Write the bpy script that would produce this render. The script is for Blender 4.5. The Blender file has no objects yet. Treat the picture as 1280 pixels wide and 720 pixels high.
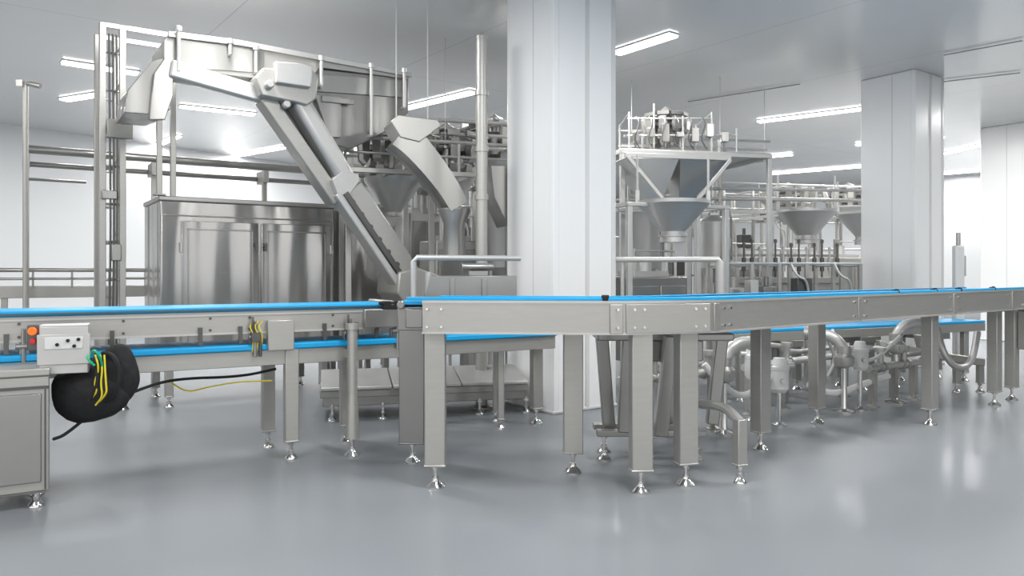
import bpy, bmesh, math, random
from mathutils import Vector, Matrix, noise
random.seed(4)
F=950.0; CH=1.25; CEIL=3.9
def X(u,d): return (u-640)/F*d
def H(v,d): return CH-(v-340)/F*d
scene=bpy.context.scene; COL=scene.collection
# ---------------------------------------------------------------- materials
def nt(name):
    m=bpy.data.materials.new(name); m.use_nodes=True
    n=m.node_tree; return m,n,n.nodes["Principled BSDF"]
def simple(name,col,rough=.4,metal=0,noise_amt=.08,scale=6,emit=None,estr=0,coat=0,stretch=None,bump=0,wav=0):
    m,n,p=nt(name)
    tc=n.nodes.new("ShaderNodeTexCoord"); mp=n.nodes.new("ShaderNodeMapping")
    n.links.new(tc.outputs["Object"],mp.inputs[0])
    if stretch: mp.inputs["Scale"].default_value=stretch
    nz=n.nodes.new("ShaderNodeTexNoise"); nz.inputs["Scale"].default_value=scale; nz.inputs["Detail"].default_value=4
    n.links.new(mp.outputs[0],nz.inputs["Vector"])
    r=n.nodes.new("ShaderNodeMapRange"); r.inputs[3].default_value=1-noise_amt; r.inputs[4].default_value=1+noise_amt
    n.links.new(nz.outputs["Fac"],r.inputs[0])
    mx=n.nodes.new("ShaderNodeVectorMath"); mx.operation='SCALE'; mx.inputs[0].default_value=col
    n.links.new(r.outputs[0],mx.inputs["Scale"]); n.links.new(mx.outputs[0],p.inputs["Base Color"])
    rr=n.nodes.new("ShaderNodeMapRange"); rr.inputs[3].default_value=max(.02,rough*(1-1.5*noise_amt)); rr.inputs[4].default_value=rough*(1+1.5*noise_amt)
    n.links.new(nz.outputs["Fac"],rr.inputs[0]); n.links.new(rr.outputs[0],p.inputs["Roughness"])
    p.inputs["Metallic"].default_value=metal
    if coat: p.inputs["Coat Weight"].default_value=coat; p.inputs["Coat Roughness"].default_value=.15
    if bump:
        bp=n.nodes.new("ShaderNodeBump"); bp.inputs["Strength"].default_value=bump; bp.inputs["Distance"].default_value=.01
        n.links.new(nz.outputs["Fac"],bp.inputs["Height"]); n.links.new(bp.outputs[0],p.inputs["Normal"])
    if wav:   # gentle sheet-metal waviness, stretched vertically
        m2=n.nodes.new("ShaderNodeMapping"); m2.inputs["Scale"].default_value=(5,5,.35); n.links.new(tc.outputs["Object"],m2.inputs[0])
        n2=n.nodes.new("ShaderNodeTexNoise"); n2.inputs["Scale"].default_value=1.0; n2.inputs["Detail"].default_value=0
        n.links.new(m2.outputs[0],n2.inputs["Vector"])
        bp=n.nodes.new("ShaderNodeBump"); bp.inputs["Strength"].default_value=1; bp.inputs["Distance"].default_value=wav
        n.links.new(n2.outputs["Fac"],bp.inputs["Height"]); n.links.new(bp.outputs[0],p.inputs["Normal"])
    if emit:
        p.inputs["Emission Color"].default_value=(*emit,1); p.inputs["Emission Strength"].default_value=estr
    return m
STEEL=simple("brushed_steel",(.47,.46,.435),.38,.62,.07,9,stretch=(1,1,8))
STEELL=simple("light_satin_steel",(.58,.575,.56),.42,.55,.06,9)
STEELM=simple("mid_polished_steel",(.37,.365,.35),.30,.75,.05,5,wav=.02)
DARKS=simple("dark_sheet_steel",(.29,.285,.275),.30,.78,.05,5,wav=.02)
DOORS=simple("door_steel",(.47,.46,.445),.24,.88,.03,4,wav=.11)
HOP=simple("hopper_sheet_steel",(.50,.50,.49),.36,.45,.05,5)
STEELD=simple("dark_steel",(.14,.14,.135),.38,.8,.1,7)
CHROME=simple("chrome_foot",(.72,.71,.69),.14,1,.05,9)
WHITE=simple("white_panel",(.91,.91,.91),.32,0,.012,2,coat=.1)
WHITEP=simple("white_plastic",(.72,.72,.71),.35,0,.03,8)
BLUE=simple("blue_belt",(.005,.37,.74),.42,0,.08,20)
BLACK=simple("black_rubber",(.012,.012,.014),.8,0,.2,25,bump=.4)
YEL=simple("yellow_cable",(.75,.62,.02),.4,0,.05,20)
GRN=simple("green_cable",(.0,.45,.22),.4,0,.05,20)
ORG=simple("orange_button",(.95,.16,.01),.3,0,.03,20,emit=(1,.2,.02),estr=.3)
RED=simple("red_button",(.65,.02,.02),.3,0,.03,20)
WALLM=simple("wall_paint",(.80,.81,.82),.45,0,.02,.6)
BASEM=simple("baseboard_grey",(.45,.47,.49),.4,0,.03,2)
LAMP=simple("lamp_diffuser",(.9,.9,.9),.4,0,.01,2,emit=(1,1,1),estr=6)
def seamed(name,col,rough,ang,w,h,mort,mcol,spec=.5,coat=0,mott=.05,nscale=.5):
    m,n,p=nt(name)
    tc=n.nodes.new("ShaderNodeTexCoord"); mp=n.nodes.new("ShaderNodeMapping"); mp.inputs["Rotation"].default_value=(0,0,ang)
    n.links.new(tc.outputs["Object"],mp.inputs[0])
    br=n.nodes.new("ShaderNodeTexBrick"); br.offset=0; br.inputs["Scale"].default_value=1
    br.inputs["Brick Width"].default_value=w; br.inputs["Row Height"].default_value=h; br.inputs["Mortar Size"].default_value=mort
    br.inputs["Color1"].default_value=(*col,1); br.inputs["Color2"].default_value=(col[0]*1.02,col[1]*1.02,col[2]*1.02,1); br.inputs["Mortar"].default_value=(*mcol,1)
    n.links.new(mp.outputs[0],br.inputs["Vector"])
    nz=n.nodes.new("ShaderNodeTexNoise"); nz.inputs["Scale"].default_value=nscale; nz.inputs["Detail"].default_value=5
    n.links.new(tc.outputs["Object"],nz.inputs["Vector"])
    r=n.nodes.new("ShaderNodeMapRange"); r.inputs[3].default_value=1-mott; r.inputs[4].default_value=1+mott
    n.links.new(nz.outputs["Fac"],r.inputs[0])
    mx=n.nodes.new("ShaderNodeVectorMath"); mx.operation='SCALE'
    n.links.new(br.outputs["Color"],mx.inputs[0]); n.links.new(r.outputs[0],mx.inputs["Scale"]); n.links.new(mx.outputs[0],p.inputs["Base Color"])
    rr=n.nodes.new("ShaderNodeMapRange"); rr.inputs[3].default_value=rough*.75; rr.inputs[4].default_value=rough*1.25
    n.links.new(nz.outputs["Fac"],rr.inputs[0]); n.links.new(rr.outputs[0],p.inputs["Roughness"])
    p.inputs["Specular IOR Level"].default_value=spec
    if coat: p.inputs["Coat Weight"].default_value=coat; p.inputs["Coat Roughness"].default_value=.12
    return m
CEILM=seamed("ceiling_gloss",(.72,.72,.72),.18,-math.radians(37),2.4,9,.006,(.50,.50,.50),spec=.6,coat=.4)
FLOORM=seamed("floor_epoxy",(.232,.250,.268),.42,0,400,400,.0,(.2,.2,.2),spec=.45,coat=.16,mott=.07,nscale=.9)
# ---------------------------------------------------------------- builder
class B:
    def __init__(s,T=None): s.bm=bmesh.new(); s.T=T if T is not None else Matrix()
    def add(s,verts,faces):
        vs=[s.bm.verts.new(s.T@Vector(v)) for v in verts]
        for f in faces:
            try: s.bm.faces.new([vs[i] for i in f])
            except ValueError: pass
    def box(s,x0,x1,y0,y1,z0,z1):
        s.add([(x0,y0,z0),(x1,y0,z0),(x1,y1,z0),(x0,y1,z0),(x0,y0,z1),(x1,y0,z1),(x1,y1,z1),(x0,y1,z1)],
              [(3,2,1,0),(4,5,6,7),(0,1,5,4),(1,2,6,5),(2,3,7,6),(3,0,4,7)]); return s
    def prism(s,tz,y0,y1):
        n=len(tz); v=[(a,y0,c) for a,c in tz]+[(a,y1,c) for a,c in tz]
        s.add(v,[tuple(range(n)),tuple(reversed(range(n,2*n)))]+[(i,i+n,(i+1)%n+n,(i+1)%n) for i in range(n)]); return s
    def ring(s,c,ax,r,n):
        ax=ax.normalized(); u=ax.orthogonal().normalized(); w=ax.cross(u)
        return [c+(u*math.cos(2*math.pi*i/n)+w*math.sin(2*math.pi*i/n))*r for i in range(n)]
    def cyl(s,p,q,r,r2=None,n=16):
        p=Vector(p);q=Vector(q);r2=r if r2 is None else r2
        a=s.ring(p,q-p,r,n)+s.ring(q,q-p,r2,n)
        s.add(a,[tuple(reversed(range(n))),tuple(range(n,2*n))]+[(i,(i+1)%n,(i+1)%n+n,i+n) for i in range(n)]); return s
    def tube(s,pts,r,n=8,smooth=0):
        pts=[Vector(p) for p in pts]
        for _ in range(smooth):
            o=[pts[0]]
            for a,b in zip(pts,pts[1:]): o+= [a*.75+b*.25,a*.25+b*.75]
            o.append(pts[-1]); pts=o
        u=None; V=[]
        for i,p in enumerate(pts):
            t=(pts[min(i+1,len(pts)-1)]-pts[max(i-1,0)]).normalized()
            u=t.orthogonal().normalized() if u is None else (u-t*u.dot(t)).normalized()
            w=t.cross(u)
            V+=[p+(u*math.cos(2*math.pi*k/n)+w*math.sin(2*math.pi*k/n))*r for k in range(n)]
        m=len(pts); fs=[tuple(reversed(range(n))),tuple(range((m-1)*n,m*n))]
        for i in range(m-1):
            for k in range(n): fs.append((i*n+k,i*n+(k+1)%n,(i+1)*n+(k+1)%n,(i+1)*n+k))
        s.add(V,fs); return s
    def lathe(s,c,prof,n=24,caps=True):
        c=Vector(c); V=[]
        for r,z in prof: V+=[c+Vector((math.cos(2*math.pi*k/n)*r,math.sin(2*math.pi*k/n)*r,z)) for k in range(n)]
        m=len(prof); fs=[]
        if caps: fs=[tuple(reversed(range(n))),tuple(range((m-1)*n,m*n))]
        for i in range(m-1):
            for k in range(n): fs.append((i*n+k,i*n+(k+1)%n,(i+1)*n+(k+1)%n,(i+1)*n+k))
        s.add(V,fs); return s
    def funnel4(s,cx,cy,w0,d0,z0,w1,d1,z1,dx=0):
        t=[(cx-w0,cy-d0,z0),(cx+w0,cy-d0,z0),(cx+w0,cy+d0,z0),(cx-w0,cy+d0,z0)]
        b=[(cx+dx-w1,cy-d1,z1),(cx+dx+w1,cy-d1,z1),(cx+dx+w1,cy+d1,z1),(cx+dx-w1,cy+d1,z1)]
        s.add(t+b,[(i,(i+1)%4,(i+1)%4+4,i+4) for i in range(4)]+[(4,5,6,7)])
    def bar(s,p,q,w,dy):
        p=Vector(p);q=Vector(q); d=(q-p); nx=Vector((-d.z,0,d.x)).normalized()*w/2
        yy=Vector((0,dy/2,0))
        s.add([p-nx-yy,p+nx-yy,p+nx+yy,p-nx+yy,q-nx-yy,q+nx-yy,q+nx+yy,q-nx+yy],
              [(0,1,2,3),(7,6,5,4),(0,4,5,1),(1,5,6,2),(2,6,7,3),(3,7,4,0)]); return s
    def sweepsheet(s,tz,y0,y1,th):
        P=[Vector((a,c)) for a,c in tz]
        for _ in range(2):
            o=[P[0]]
            for a,b in zip(P,P[1:]): o+=[a*.75+b*.25,a*.25+b*.75]
            o.append(P[-1]); P=o
        up=[];dn=[]
        for i,p in enumerate(P):
            d=(P[min(i+1,len(P)-1)]-P[max(i-1,0)]).normalized(); n=Vector((-d.y,d.x)); h=th[0]+(th[1]-th[0])*i/(len(P)-1)
            up.append((p+n*h/2)); dn.append((p-n*h/2))
        s.prism([(a.x,a.y) for a in up]+[(a.x,a.y) for a in reversed(dn)],y0,y1)
    def blob(s,c,sc,amp,fr,seed,rip=.0):
        t=bmesh.new(); bmesh.ops.create_icosphere(t,subdivisions=4,radius=1)
        t.verts.index_update()
        V=[]
        for v in t.verts:
            p=v.co.copy(); k=1+amp*noise.noise(p*fr+Vector((seed,0,0)))+amp*.25*noise.noise(p*fr*3+Vector((0,seed,0)))+rip*math.sin(p.x*9+p.z*5)
            V.append((c[0]+p.x*sc[0]*k,c[1]+p.y*sc[1]*k,c[2]+p.z*sc[2]*k))
        fs=[tuple(v.index for v in f.verts) for f in t.faces]; t.free(); s.add(V,fs); return s
    def split(s,name,mat,parent=None,bevel=0,label=None):
        bm=s.bm; bm.verts.ensure_lookup_table(); bm.verts.index_update(); seen=set(); out=[]
        for v in bm.verts:
            if v.index in seen: continue
            st=[v]; comp=[]; seen.add(v.index)
            while st:
                a=st.pop(); comp.append(a)
                for e in a.link_edges:
                    o=e.other_vert(a)
                    if o.index not in seen: seen.add(o.index); st.append(o)
            ids={a.index:i for i,a in enumerate(comp)}
            nb=B(); nb.add([a.co for a in comp],[tuple(ids[x.index] for x in f.verts) for f in bm.faces if f.verts[0].index in ids])
            out.append(nb.done(name,mat,parent,bevel,label))
        bm.free(); return out
    def done(s,name,mat,parent=None,bevel=0,label=None,kind=None,solid=0,origin=None):
        bm=s.bm; bmesh.ops.recalc_face_normals(bm,faces=bm.faces[:]) 
        for f in bm.faces: f.smooth=True
        for e in bm.edges:
            if len(e.link_faces)!=2 or e.calc_face_angle(0)>math.radians(34): e.smooth=False
        xs=[v.co for v in bm.verts]
        lo=Vector((min(c.x for c in xs),min(c.y for c in xs),min(c.z for c in xs)));hi=Vector((max(c.x for c in xs),max(c.y for c in xs),max(c.z for c in xs)))
        o=origin if origin is not None else Vector(((lo.x+hi.x)/2,(lo.y+hi.y)/2,lo.z))
        for v in bm.verts: v.co-=o
        me=bpy.data.meshes.new(name); bm.to_mesh(me); bm.free(); me.materials.append(mat)
        ob=bpy.data.objects.new(name,me); COL.objects.link(ob)
        WL[ob.name]=o.copy()
        if parent: ob.parent=parent; ob.location=o-WL[parent.name]
        else: ob.location=o
        if bevel:
            md=ob.modifiers.new("bevel","BEVEL"); md.width=bevel; md.segments=2 if bevel<.04 else 5; md.limit_method='ANGLE'; md.angle_limit=math.radians(40)
        if solid:
            md=ob.modifiers.new("thick","SOLIDIFY"); md.thickness=solid; md.offset=0
        if label: ob["label"]=label
        if kind: ob["kind"]=kind
        return ob
WL={}
def root(name,x,y,z,label,cat,group=None):
    e=bpy.data.objects.new(name,None); e.empty_display_size=.1; COL.objects.link(e); e.location=(x,y,z); WL[e.name]=Vector((x,y,z))
    e["label"]=label; e["category"]=cat
    if group: e["group"]=group
    return e
def TR(x,y,z,deg): return Matrix.Translation((x,y,z))@Matrix.Rotation(math.radians(deg),4,'Z')
class Pl:   # vertical reference plane through a surveyed point, at a heading
    def __init__(s,u,d,ang): s.x=X(u,d); s.y=d; s.c=math.cos(math.radians(ang)); s.s=math.sin(math.radians(ang)); s.T=TR(s.x,d,0,ang); s.ang=ang
    def t(s,u): k=(u-640)/F; return (k*s.y-s.x)/(s.c-k*s.s)
    def q(s,u,v):
        t=s.t(u); return (t,H(v,s.y+t*s.s))
    def p3(s,u,v,y=0):
        t,z=s.q(u,v); return (t,y,z)
def foot(parent,x,y,zb,r=.055):
    b=B(); b.lathe((x,y,0),[(r,0),(r,.008),(r*.85,.018),(r*.45,.036),(.02,.045),(.02,.06)],20)
    b.cyl((x,y,.05),(x,y,zb+.01),.011,n=10); b.cyl((x,y,zb-.025),(x,y,zb-.005),.022,n=6)
    return b.done("levelling_foot",CHROME,parent,label="chrome levelling foot")
def leg(parent,x,y,ang,zt,w=.12,dp=.09,zb=.13,mat=None,fr=.055,plate=True):
    b=B(TR(x,y,0,ang)); b.box(-w/2,w/2,-dp/2,dp/2,zb,zt)
    if plate: b.box(-w/2-.004,w/2+.004,-dp/2-.004,dp/2+.004,zb-.006,zb+.008)
    o=b.done("leg",mat or STEEL,parent,bevel=.006)
    foot(o,x,y,zb,fr); return o
def offs(pts,o):
    P=[Vector(p) for p in pts]; out=[]
    for i,p in enumerate(P):
        ns=[]
        if i>0: d=(P[i]-P[i-1]).normalized(); ns.append(Vector((-d.y,d.x)))
        if i<len(P)-1: d=(P[i+1]-P[i]).normalized(); ns.append(Vector((-d.y,d.x)))
        n=sum(ns,Vector((0,0))).normalized(); out.append(p+n*(o/n.dot(ns[0])))
    return out
def slab(b,pts,o0,o1,z0,z1):
    a=offs(pts,o0); c=offs(pts,o1); n=len(pts); V=[]
    for i in range(n): V+=[(a[i].x,a[i].y,z0),(a[i].x,a[i].y,z1),(c[i].x,c[i].y,z1),(c[i].x,c[i].y,z0)]
    fs=[(0,1,2,3),tuple((n-1)*4+k for k in (3,2,1,0))]
    for i in range(n-1):
        for k in range(4): fs.append((i*4+k,i*4+(k+1)%4,(i+1)*4+(k+1)%4,(i+1)*4+k))
    b.add(V,fs)
def sp(u,v,d): return (X(u,d),d,H(v,d))
# ---------------------------------------------------------------- room
W0=(-21.3,-2.7); W1=(2.1,28.5); W2=(26.1,10.5); W3=(14.1,-5.5)
b=B(); b.add([(*p,0) for p in (W0,W3,W2,W1)]+[(*p,-.1) for p in (W0,W3,W2,W1)],[(0,1,2,3),(7,6,5,4),(0,4,5,1),(1,5,6,2),(2,6,7,3),(3,7,4,0)])
b.done("floor",FLOORM,kind="structure",origin=Vector((0,0,0)))
b=B(); b.add([(*p,CEIL) for p in (W0,W3,W2,W1)]+[(*p,CEIL+.1) for p in (W0,W3,W2,W1)],[(3,2,1,0),(4,5,6,7),(0,4,5,1),(1,5,6,2),(2,6,7,3),(3,7,4,0)])
b.done("ceiling",CEILM,kind="structure",origin=Vector((0,0,CEIL)))
def wall(n,p,q,o0,o1,z0,z1,m):
    b=B(); slab(b,[p,q],o0,o1,z0,z1); b.done(n,m,kind="structure")
wall("wall_left",W0,W1,0,.15,0,CEIL,WALLM); wall("wall_back",W1,W2,0,.15,0,CEIL,WALLM); wall("wall_right",W2,W3,0,.15,0,CEIL,WALLM)
wall("baseboard_left",W0,W1,-.02,0,0,.15,BASEM); wall("baseboard_back",W1,W2,-.02,0,0,.15,BASEM)
def trim(i,u0,v0,u1,v1,r=.008):
    k=2.62; d0=k*F/(340-v0); d1=k*F/(340-v1)
    b=B(); b.cyl((X(u0,d0),d0,CEIL-.02),(X(u1,d1),d1,CEIL-.02),r,n=8); b.done("trim_%d"%i,STEELM,kind="structure")
trim(1,1180,70,1278,52); trim(2,860,128,1000,106); trim(3,1180,103,1275,92)
# ---------------------------------------------------------------- columns
def column(x,y,w,label):
    c=root("column",x,y,0,label,"column","white clad columns")
    T=TR(x,y,0,35)
    b=B(T); b.box(0,w,0,w,0.0,CEIL); b.done("shaft",WHITE,c,bevel=.02)
    b=B(T); b.box(w*.50,w*.55,-.014,0,0,CEIL-.01); b.box(-.006,0,w*.40,w*.412,0,CEIL-.01); b.box(w*.93,w,-.008,0,0,CEIL-.01); b.split("cover_strip",WHITEP,c,bevel=.003)
    b=B(T); b.box(-.010,.055,-.010,.055,0,CEIL-.01); b.done("corner_guard",WHITE,c,bevel=.008)
    b=B(T); b.box(-.015,w+.015,-.015,w+.015,0,.03); b.done("base_collar",WHITEP,c,bevel=.01)
    return c
column(X(692,6.67),6.67,.73,"broad white clad square column standing behind the long conveyor")
column(5.25,9.9,.75,"white clad square column with glossy panels beside the funnel machines")
column(9.06,13.4,.75,"white clad square column near the end of the hall")
# ---------------------------------------------------------------- ceiling lights
def area(x,y,z,sx,sy,p,rz=0):
    l=bpy.data.lights.new("area_light","AREA"); l.shape='RECTANGLE'; l.size=sx; l.size_y=sy; l.energy=p; l.color=(1,.995,.98)
    o=bpy.data.objects.new("area_light",l); COL.objects.link(o); o.location=(x,y,z); o.rotation_euler=(0,0,rz)
def clight(u0,v0,u1,v1,w=.15):
    k=CEIL-CH-.03; d0=k*F/(340-v0); d1=k*F/(340-v1); p=Vector((X(u0,d0),d0,CEIL)); q=Vector((X(u1,d1),d1,CEIL))
    L=(q-p).length; a=math.degrees(math.atan2(q.y-p.y,q.x-p.x)); m=(p+q)/2
    c=root("ceiling_light",m.x,m.y,CEIL-.04,"slim white linear ceiling light, switched on","ceiling light","linear ceiling lights")
    T=TR(m.x,m.y,0,a); b=B(T); b.box(-L/2-.02,L/2+.02,-w/2-.02,w/2+.02,CEIL-.012,CEIL-.001); b.done("lamp_housing",WHITEP,c,bevel=.003)
    b=B(T); b.box(-L/2,L/2,-w/2,w/2,CEIL-.035,CEIL-.012); b.done("diffuser",LAMP,c,bevel=.006)
    area(m.x,m.y,CEIL-.04,L*.95,w*.8,44 if m.x<0 else 56,math.radians(a))
for a in [(770,68,842,45),(948,153,1078,137),(500,138,592,116),(292,196,356,185),(173,192,222,171),(78,79,172,93),(80,126,124,119),(225,134,318,144),
          (965,218,1078,209),(915,201,990,194),(1070,182,1180,172),(1180,193,1226,182),(400,196,470,186),(1180,218,1226,214),(1330,120,1420,108)]: clight(*a)
# ---------------------------------------------------------------- main conveyor
MP=[(-.51,4.31),(.62,4.22),(1.15,4.37),(4.95,7.25)]; CX,CY=1.15,4.37; A2=math.degrees(math.atan2(7.25-CY,4.95-CX)); A3=math.degrees(math.atan2(.15,.53))
mc=root("conveyor",.7,4.5,0,"long stainless steel conveyor with bright blue belt on square legs","conveyor")
b=B(); slab(b,MP,0,.03,.90,1.088); slab(b,MP,.57,.60,.90,1.088); slab(b,MP,.03,.57,.93,.945); b.done("side_frame",STEEL,mc,bevel=.004)
b=B(); slab(b,[(-.64,4.33)]+MP[1:],.06,.54,1.06,1.084); b.done("belt",BLUE,mc,bevel=.004)
b=B(); slab(b,[(-.60,4.317)]+MP[1:],.008,.034,1.088,1.108); slab(b,MP,.566,.592,1.088,1.098); b.split("belt_guide",BLUE,mc,bevel=.004)
b=B(); slab(b,MP,-.004,.004,1.075,1.089); slab(b,MP,-.010,.0,.9,.910); b.split("edge_trim",STEELL,mc)
b=B()
b.T=TR(.62,4.22,0,A3); b.box(.012,.535,-.012,0,.905,1.07)
b.T=TR(.62,4.22,0,-4.5); b.box(-.075,-.005,-.012,0,.905,1.07)
b.T=TR(CX,CY,0,A2)
for t in (.01,1.6,3.1,4.3): b.box(t,t+.05,-.010,0,.905,1.07)
b.split("splice_plate",STEEL,mc,bevel=.003)
b=B()
for x in (-.48,-.40): 
    for z in (.94,1.04): b.cyl((x,4.32,z),(x,4.285,z),.007,n=8)
b.T=TR(.62,4.22,0,A3)
for t in (-.04,.06,.12,.44,.50):
    for z in (.94,1.04): b.cyl((t,.01,z),(t,-.018,z),.008,n=8)
b.T=TR(CX,CY,0,A2)
for t in (.1,.16,1.55,1.70,3.05,3.2,4.25,4.6):
    for z in (.94,1.04): b.cyl((t,.01,z),(t,-.014,z),.008,n=8)
b.split("bolt",CHROME,mc)
leg(mc,-.655,5.0,0,.98,w=.165,dp=.10,mat=DARKS,fr=.05)
for x,y,a in ((-.445,4.42,0),(.38,4.74,0),(.73,4.31,5),(1.02,4.46,15),(3.42,6.22,A2),(2.52,6.28,A2),(4.52,7.12,A2),(4.88,7.42,A2),(1.75,5.35,A2)): leg(mc,x,y,a,.92)
for (x,y,a) in ((.52,4.24,0),(2.9,5.73,A2),(3.4,6.11,A2),(3.75,6.37,A2),(4.3,6.79,A2)):
    b=B(TR(x,y,0,a)); b.box(-.015,.015,-.015,.03,1.085,1.115); b.cyl((-.02,0,1.112),(.02,0,1.112),.010,n=10); b.cyl((0,-.022,1.10),(0,.02,1.10),.008,n=8); b.done("guide_clamp",BLACK,mc,bevel=.002)
b=B(); b.box(-.665,-.505,4.40,4.86,.91,1.05); b.box(-.61,-.51,4.345,4.42,.93,1.04); b.cyl((-.64,4.36,1.06),(-.64,4.84,1.06),.024); b.done("end_roller_block",DARKS,mc,bevel=.006)
# ---------------------------------------------------------------- left two-tier conveyor
LP=[(-4.2,3.5),(-2.87,4.27),(-.80,5.46)]; LP2=[(-4.2,3.5),(-2.87,4.27),(.35,6.12)]; A1=30
lc=root("two_tier_conveyor",-2.2,4.8,0,"two-tier stainless conveyor carrying an upper and a lower blue belt","conveyor")
b=B(); slab(b,LP,0,.03,.85,.996); slab(b,LP,.40,.43,.85,.996); slab(b,LP,.03,.4,.87,.885); b.done("upper_frame",STEEL,lc,bevel=.004)
b=B(); slab(b,LP,-.006,.43,.996,1.028); b.done("upper_belt",BLUE,lc,bevel=.008)
b=B(); slab(b,LP,-.022,-.012,1.006,1.014); b.done("guide_rail",STEELD,lc)
b=B(); slab(b,LP2,0,.03,.635,.738); slab(b,LP2,.40,.43,.635,.738); slab(b,LP2,.03,.4,.65,.66); b.done("lower_frame",STEEL,lc,bevel=.004)
b=B(); slab(b,LP2,-.03,.40,.738,.780); b.done("lower_belt",BLUE,lc,bevel=.010)
b=B(); slab(b,LP,-.01,.0,.85,.862); slab(b,LP,-.008,0,.970,.980); b.split("edge_trim",STEELL,lc)
leg(lc,-1.48,5.09,A1,.76,w=.09,dp=.07,zb=.12,fr=.045); leg(lc,-1.74,5.42,A1,.66,w=.085,dp=.07,zb=.12,fr=.04)
leg(lc,-1.22,5.62,A1,.66,w=.10,dp=.07,zb=.12,fr=.05); leg(lc,-2.95,4.62,A1,.66,w=.09,dp=.07,zb=.12); leg(lc,-.75,5.95,A1,.66,w=.09,dp=.07); leg(lc,.2,6.25,A1,.66,w=.09,dp=.07)
LT=TR(-2.87,4.27,0,30)
def lt(u): k=(u-640)/F; return (k*4.27+2.87)/(math.cos(math.radians(30))-k*.5)
b=B(LT); t=lt(349); b.box(t-.085,t+.085,-.06,0,.735,.935); b.done("cover_box",STEEL,lc,bevel=.006)
b=B(LT)
for u in (8,140,250,300,405,445,470):
    t=lt(u); b.box(t-.012,t+.012,-.025,0,.79,.9)
    for z in (.88,.955): b.cyl((t+.06,-.008,z),(t+.06,.01,z),.009,n=8)
b.split("bracket",STEELD,lc)
for u in (30,318,436,495):
    t=lt(u); b=B(LT); b.box(t-.025,t+.025,.03,.08,.66,.88); b.cyl((t,-.03,.70),(t,-.03,.93),.012,n=10); b.cyl((t-.04,-.03,.83),(t+.04,-.03,.83),.016,n=10); b.done("tier_upright",STEELM,lc,bevel=.003)
for u in (318,436):
    t=lt(u); b=B(LT); b.box(t-.03,t+.03,-.06,-.02,.80,.86); b.cyl((t-.02,-.05,.86),(t-.02,-.05,.96),.008,n=8); b.cyl((t+.03,-.04,.7),(t+.03,-.04,.80),.01); b.done("sensor",STEELD,lc,bevel=.004)
t=lt(434); p=LT@Vector((t,-.11,0)); b=B(LT); b.cyl((t,-.11,.42),(t,-.11,.86),.035,n=16); b.cyl((t,-.11,.86),(t,-.11,.90),.045,n=16); b.cyl((t,-.11,.12),(t,-.11,.42),.05,.036,n=16); b.box(t-.02,t+.02,-.11,.0,.66,.72); o=b.done("clamp_post",STEEL,lc); foot(o,p.x,p.y,.12,.05)
b=B(LT); t=lt(470); b.box(t-.1,t+.24,-.05,.02,.86,.99); b.cyl((t+.1,-.06,1.03),(t+.1,.4,1.03),.02); b.done("transfer_block",STEELM,lc,bevel=.005)
t=lt(484); b=B(LT); b.box(t-.05,t+.06,-.06,-.02,.99,1.045); b.cyl((t-.08,-.05,1.03),(t+.1,-.05,1.03),.012); b.done("guide_clamp",BLACK,lc,bevel=.004)
# ---------------------------------------------------------------- electrical cabinet, front
ec=root("control_cabinet",-2.9,4.1,0,"low brushed steel cabinet on levelling feet beneath the conveyor","cabinet")
T=TR(-2.46,4.04,0,31)
b=B(T); b.box(-.95,0,0,.36,.09,.70); b.box(-.95,.006,-.010,.365,.70,.742); b.box(-.95,0,.02,.36,.075,.09); b.done("body",STEEL,ec,bevel=.008)
b=B(T); b.box(-.60,-.035,-.014,0,.14,.61); b.done("door",STEELM,ec,bevel=.006)
b=B(T); b.box(-.95,0,-.008,0,.632,.648); b.box(-.022,-.014,-.006,0,.1,.63); b.split("trim_lip",STEELD,ec)
for xx,yy in ((-.06,.05),(-.06,.31),(-.7,.05),(-.7,.31)):
    p=T@Vector((xx,yy,0)); foot(ec,p.x,p.y,.09,.04)
kb=root("control_box",-2.44,4.2,.675,"small grey switch box with orange button and indicator dots","control box")
T=TR(-2.44,4.15,0,24); b=B(T); b.box(-.115,.115,-.05,.07,.70,.955); b.box(-.125,.125,-.058,-.05,.75,.915); b.done("box_body",STEELL,kb,bevel=.012)
b=B(T); b.box(-.115,.115,-.045,.065,.955,.965); b.box(-.09,.09,-.064,-.058,.835,.9); b.split("front_plate",WHITEP,kb,bevel=.003)
for t,z in ((.02,.88),(.05,.85),(-.03,.86),(.07,.885)):
    b=B(T); b.cyl((t,-.062,z),(t,-.075,z),.009,n=12); b.done("indicator",BLACK,kb)
b=B(T); b.cyl((-.145,-.02,.935),(-.145,-.05,.935),.016); b.cyl((-.145,-.05,.935),(-.145,-.065,.935),.022,n=20); b.done("emergency_button",ORG,kb,bevel=.004)
b=B(T); b.cyl((-.145,-.02,.88),(-.145,-.055,.88),.014); b.done("push_button",RED,kb,bevel=.003)
b=B(T); b.box(-.175,-.115,-.02,.03,.83,.965); b.done("button_bracket",STEELD,kb,bevel=.004)
bb=root("cable_sleeve_bag",-2.36,4.25,.42,"matte black fabric sleeve bundling hoses under the switch box","cable sleeve")
b=B(); b.blob((-2.36,4.26,.575),(.215,.10,.165),.16,1.0,3); b.blob((-2.22,4.28,.67),(.12,.08,.17),.12,1.2,7); b.done("sleeve",BLACK,bb)
b=B()
b.tube([(-2.26,4.2,.80),(-2.17,4.14,.80),(-2.13,4.14,.70),(-2.17,4.15,.57),(-2.26,4.2,.53)],.013,8,3)
b.tube([(-2.30,4.2,.80),(-2.25,4.10,.76),(-2.22,4.09,.66),(-2.28,4.1,.56)],.011,8,3)
b.split("black_hose",BLACK,bb)
b=B()
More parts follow.
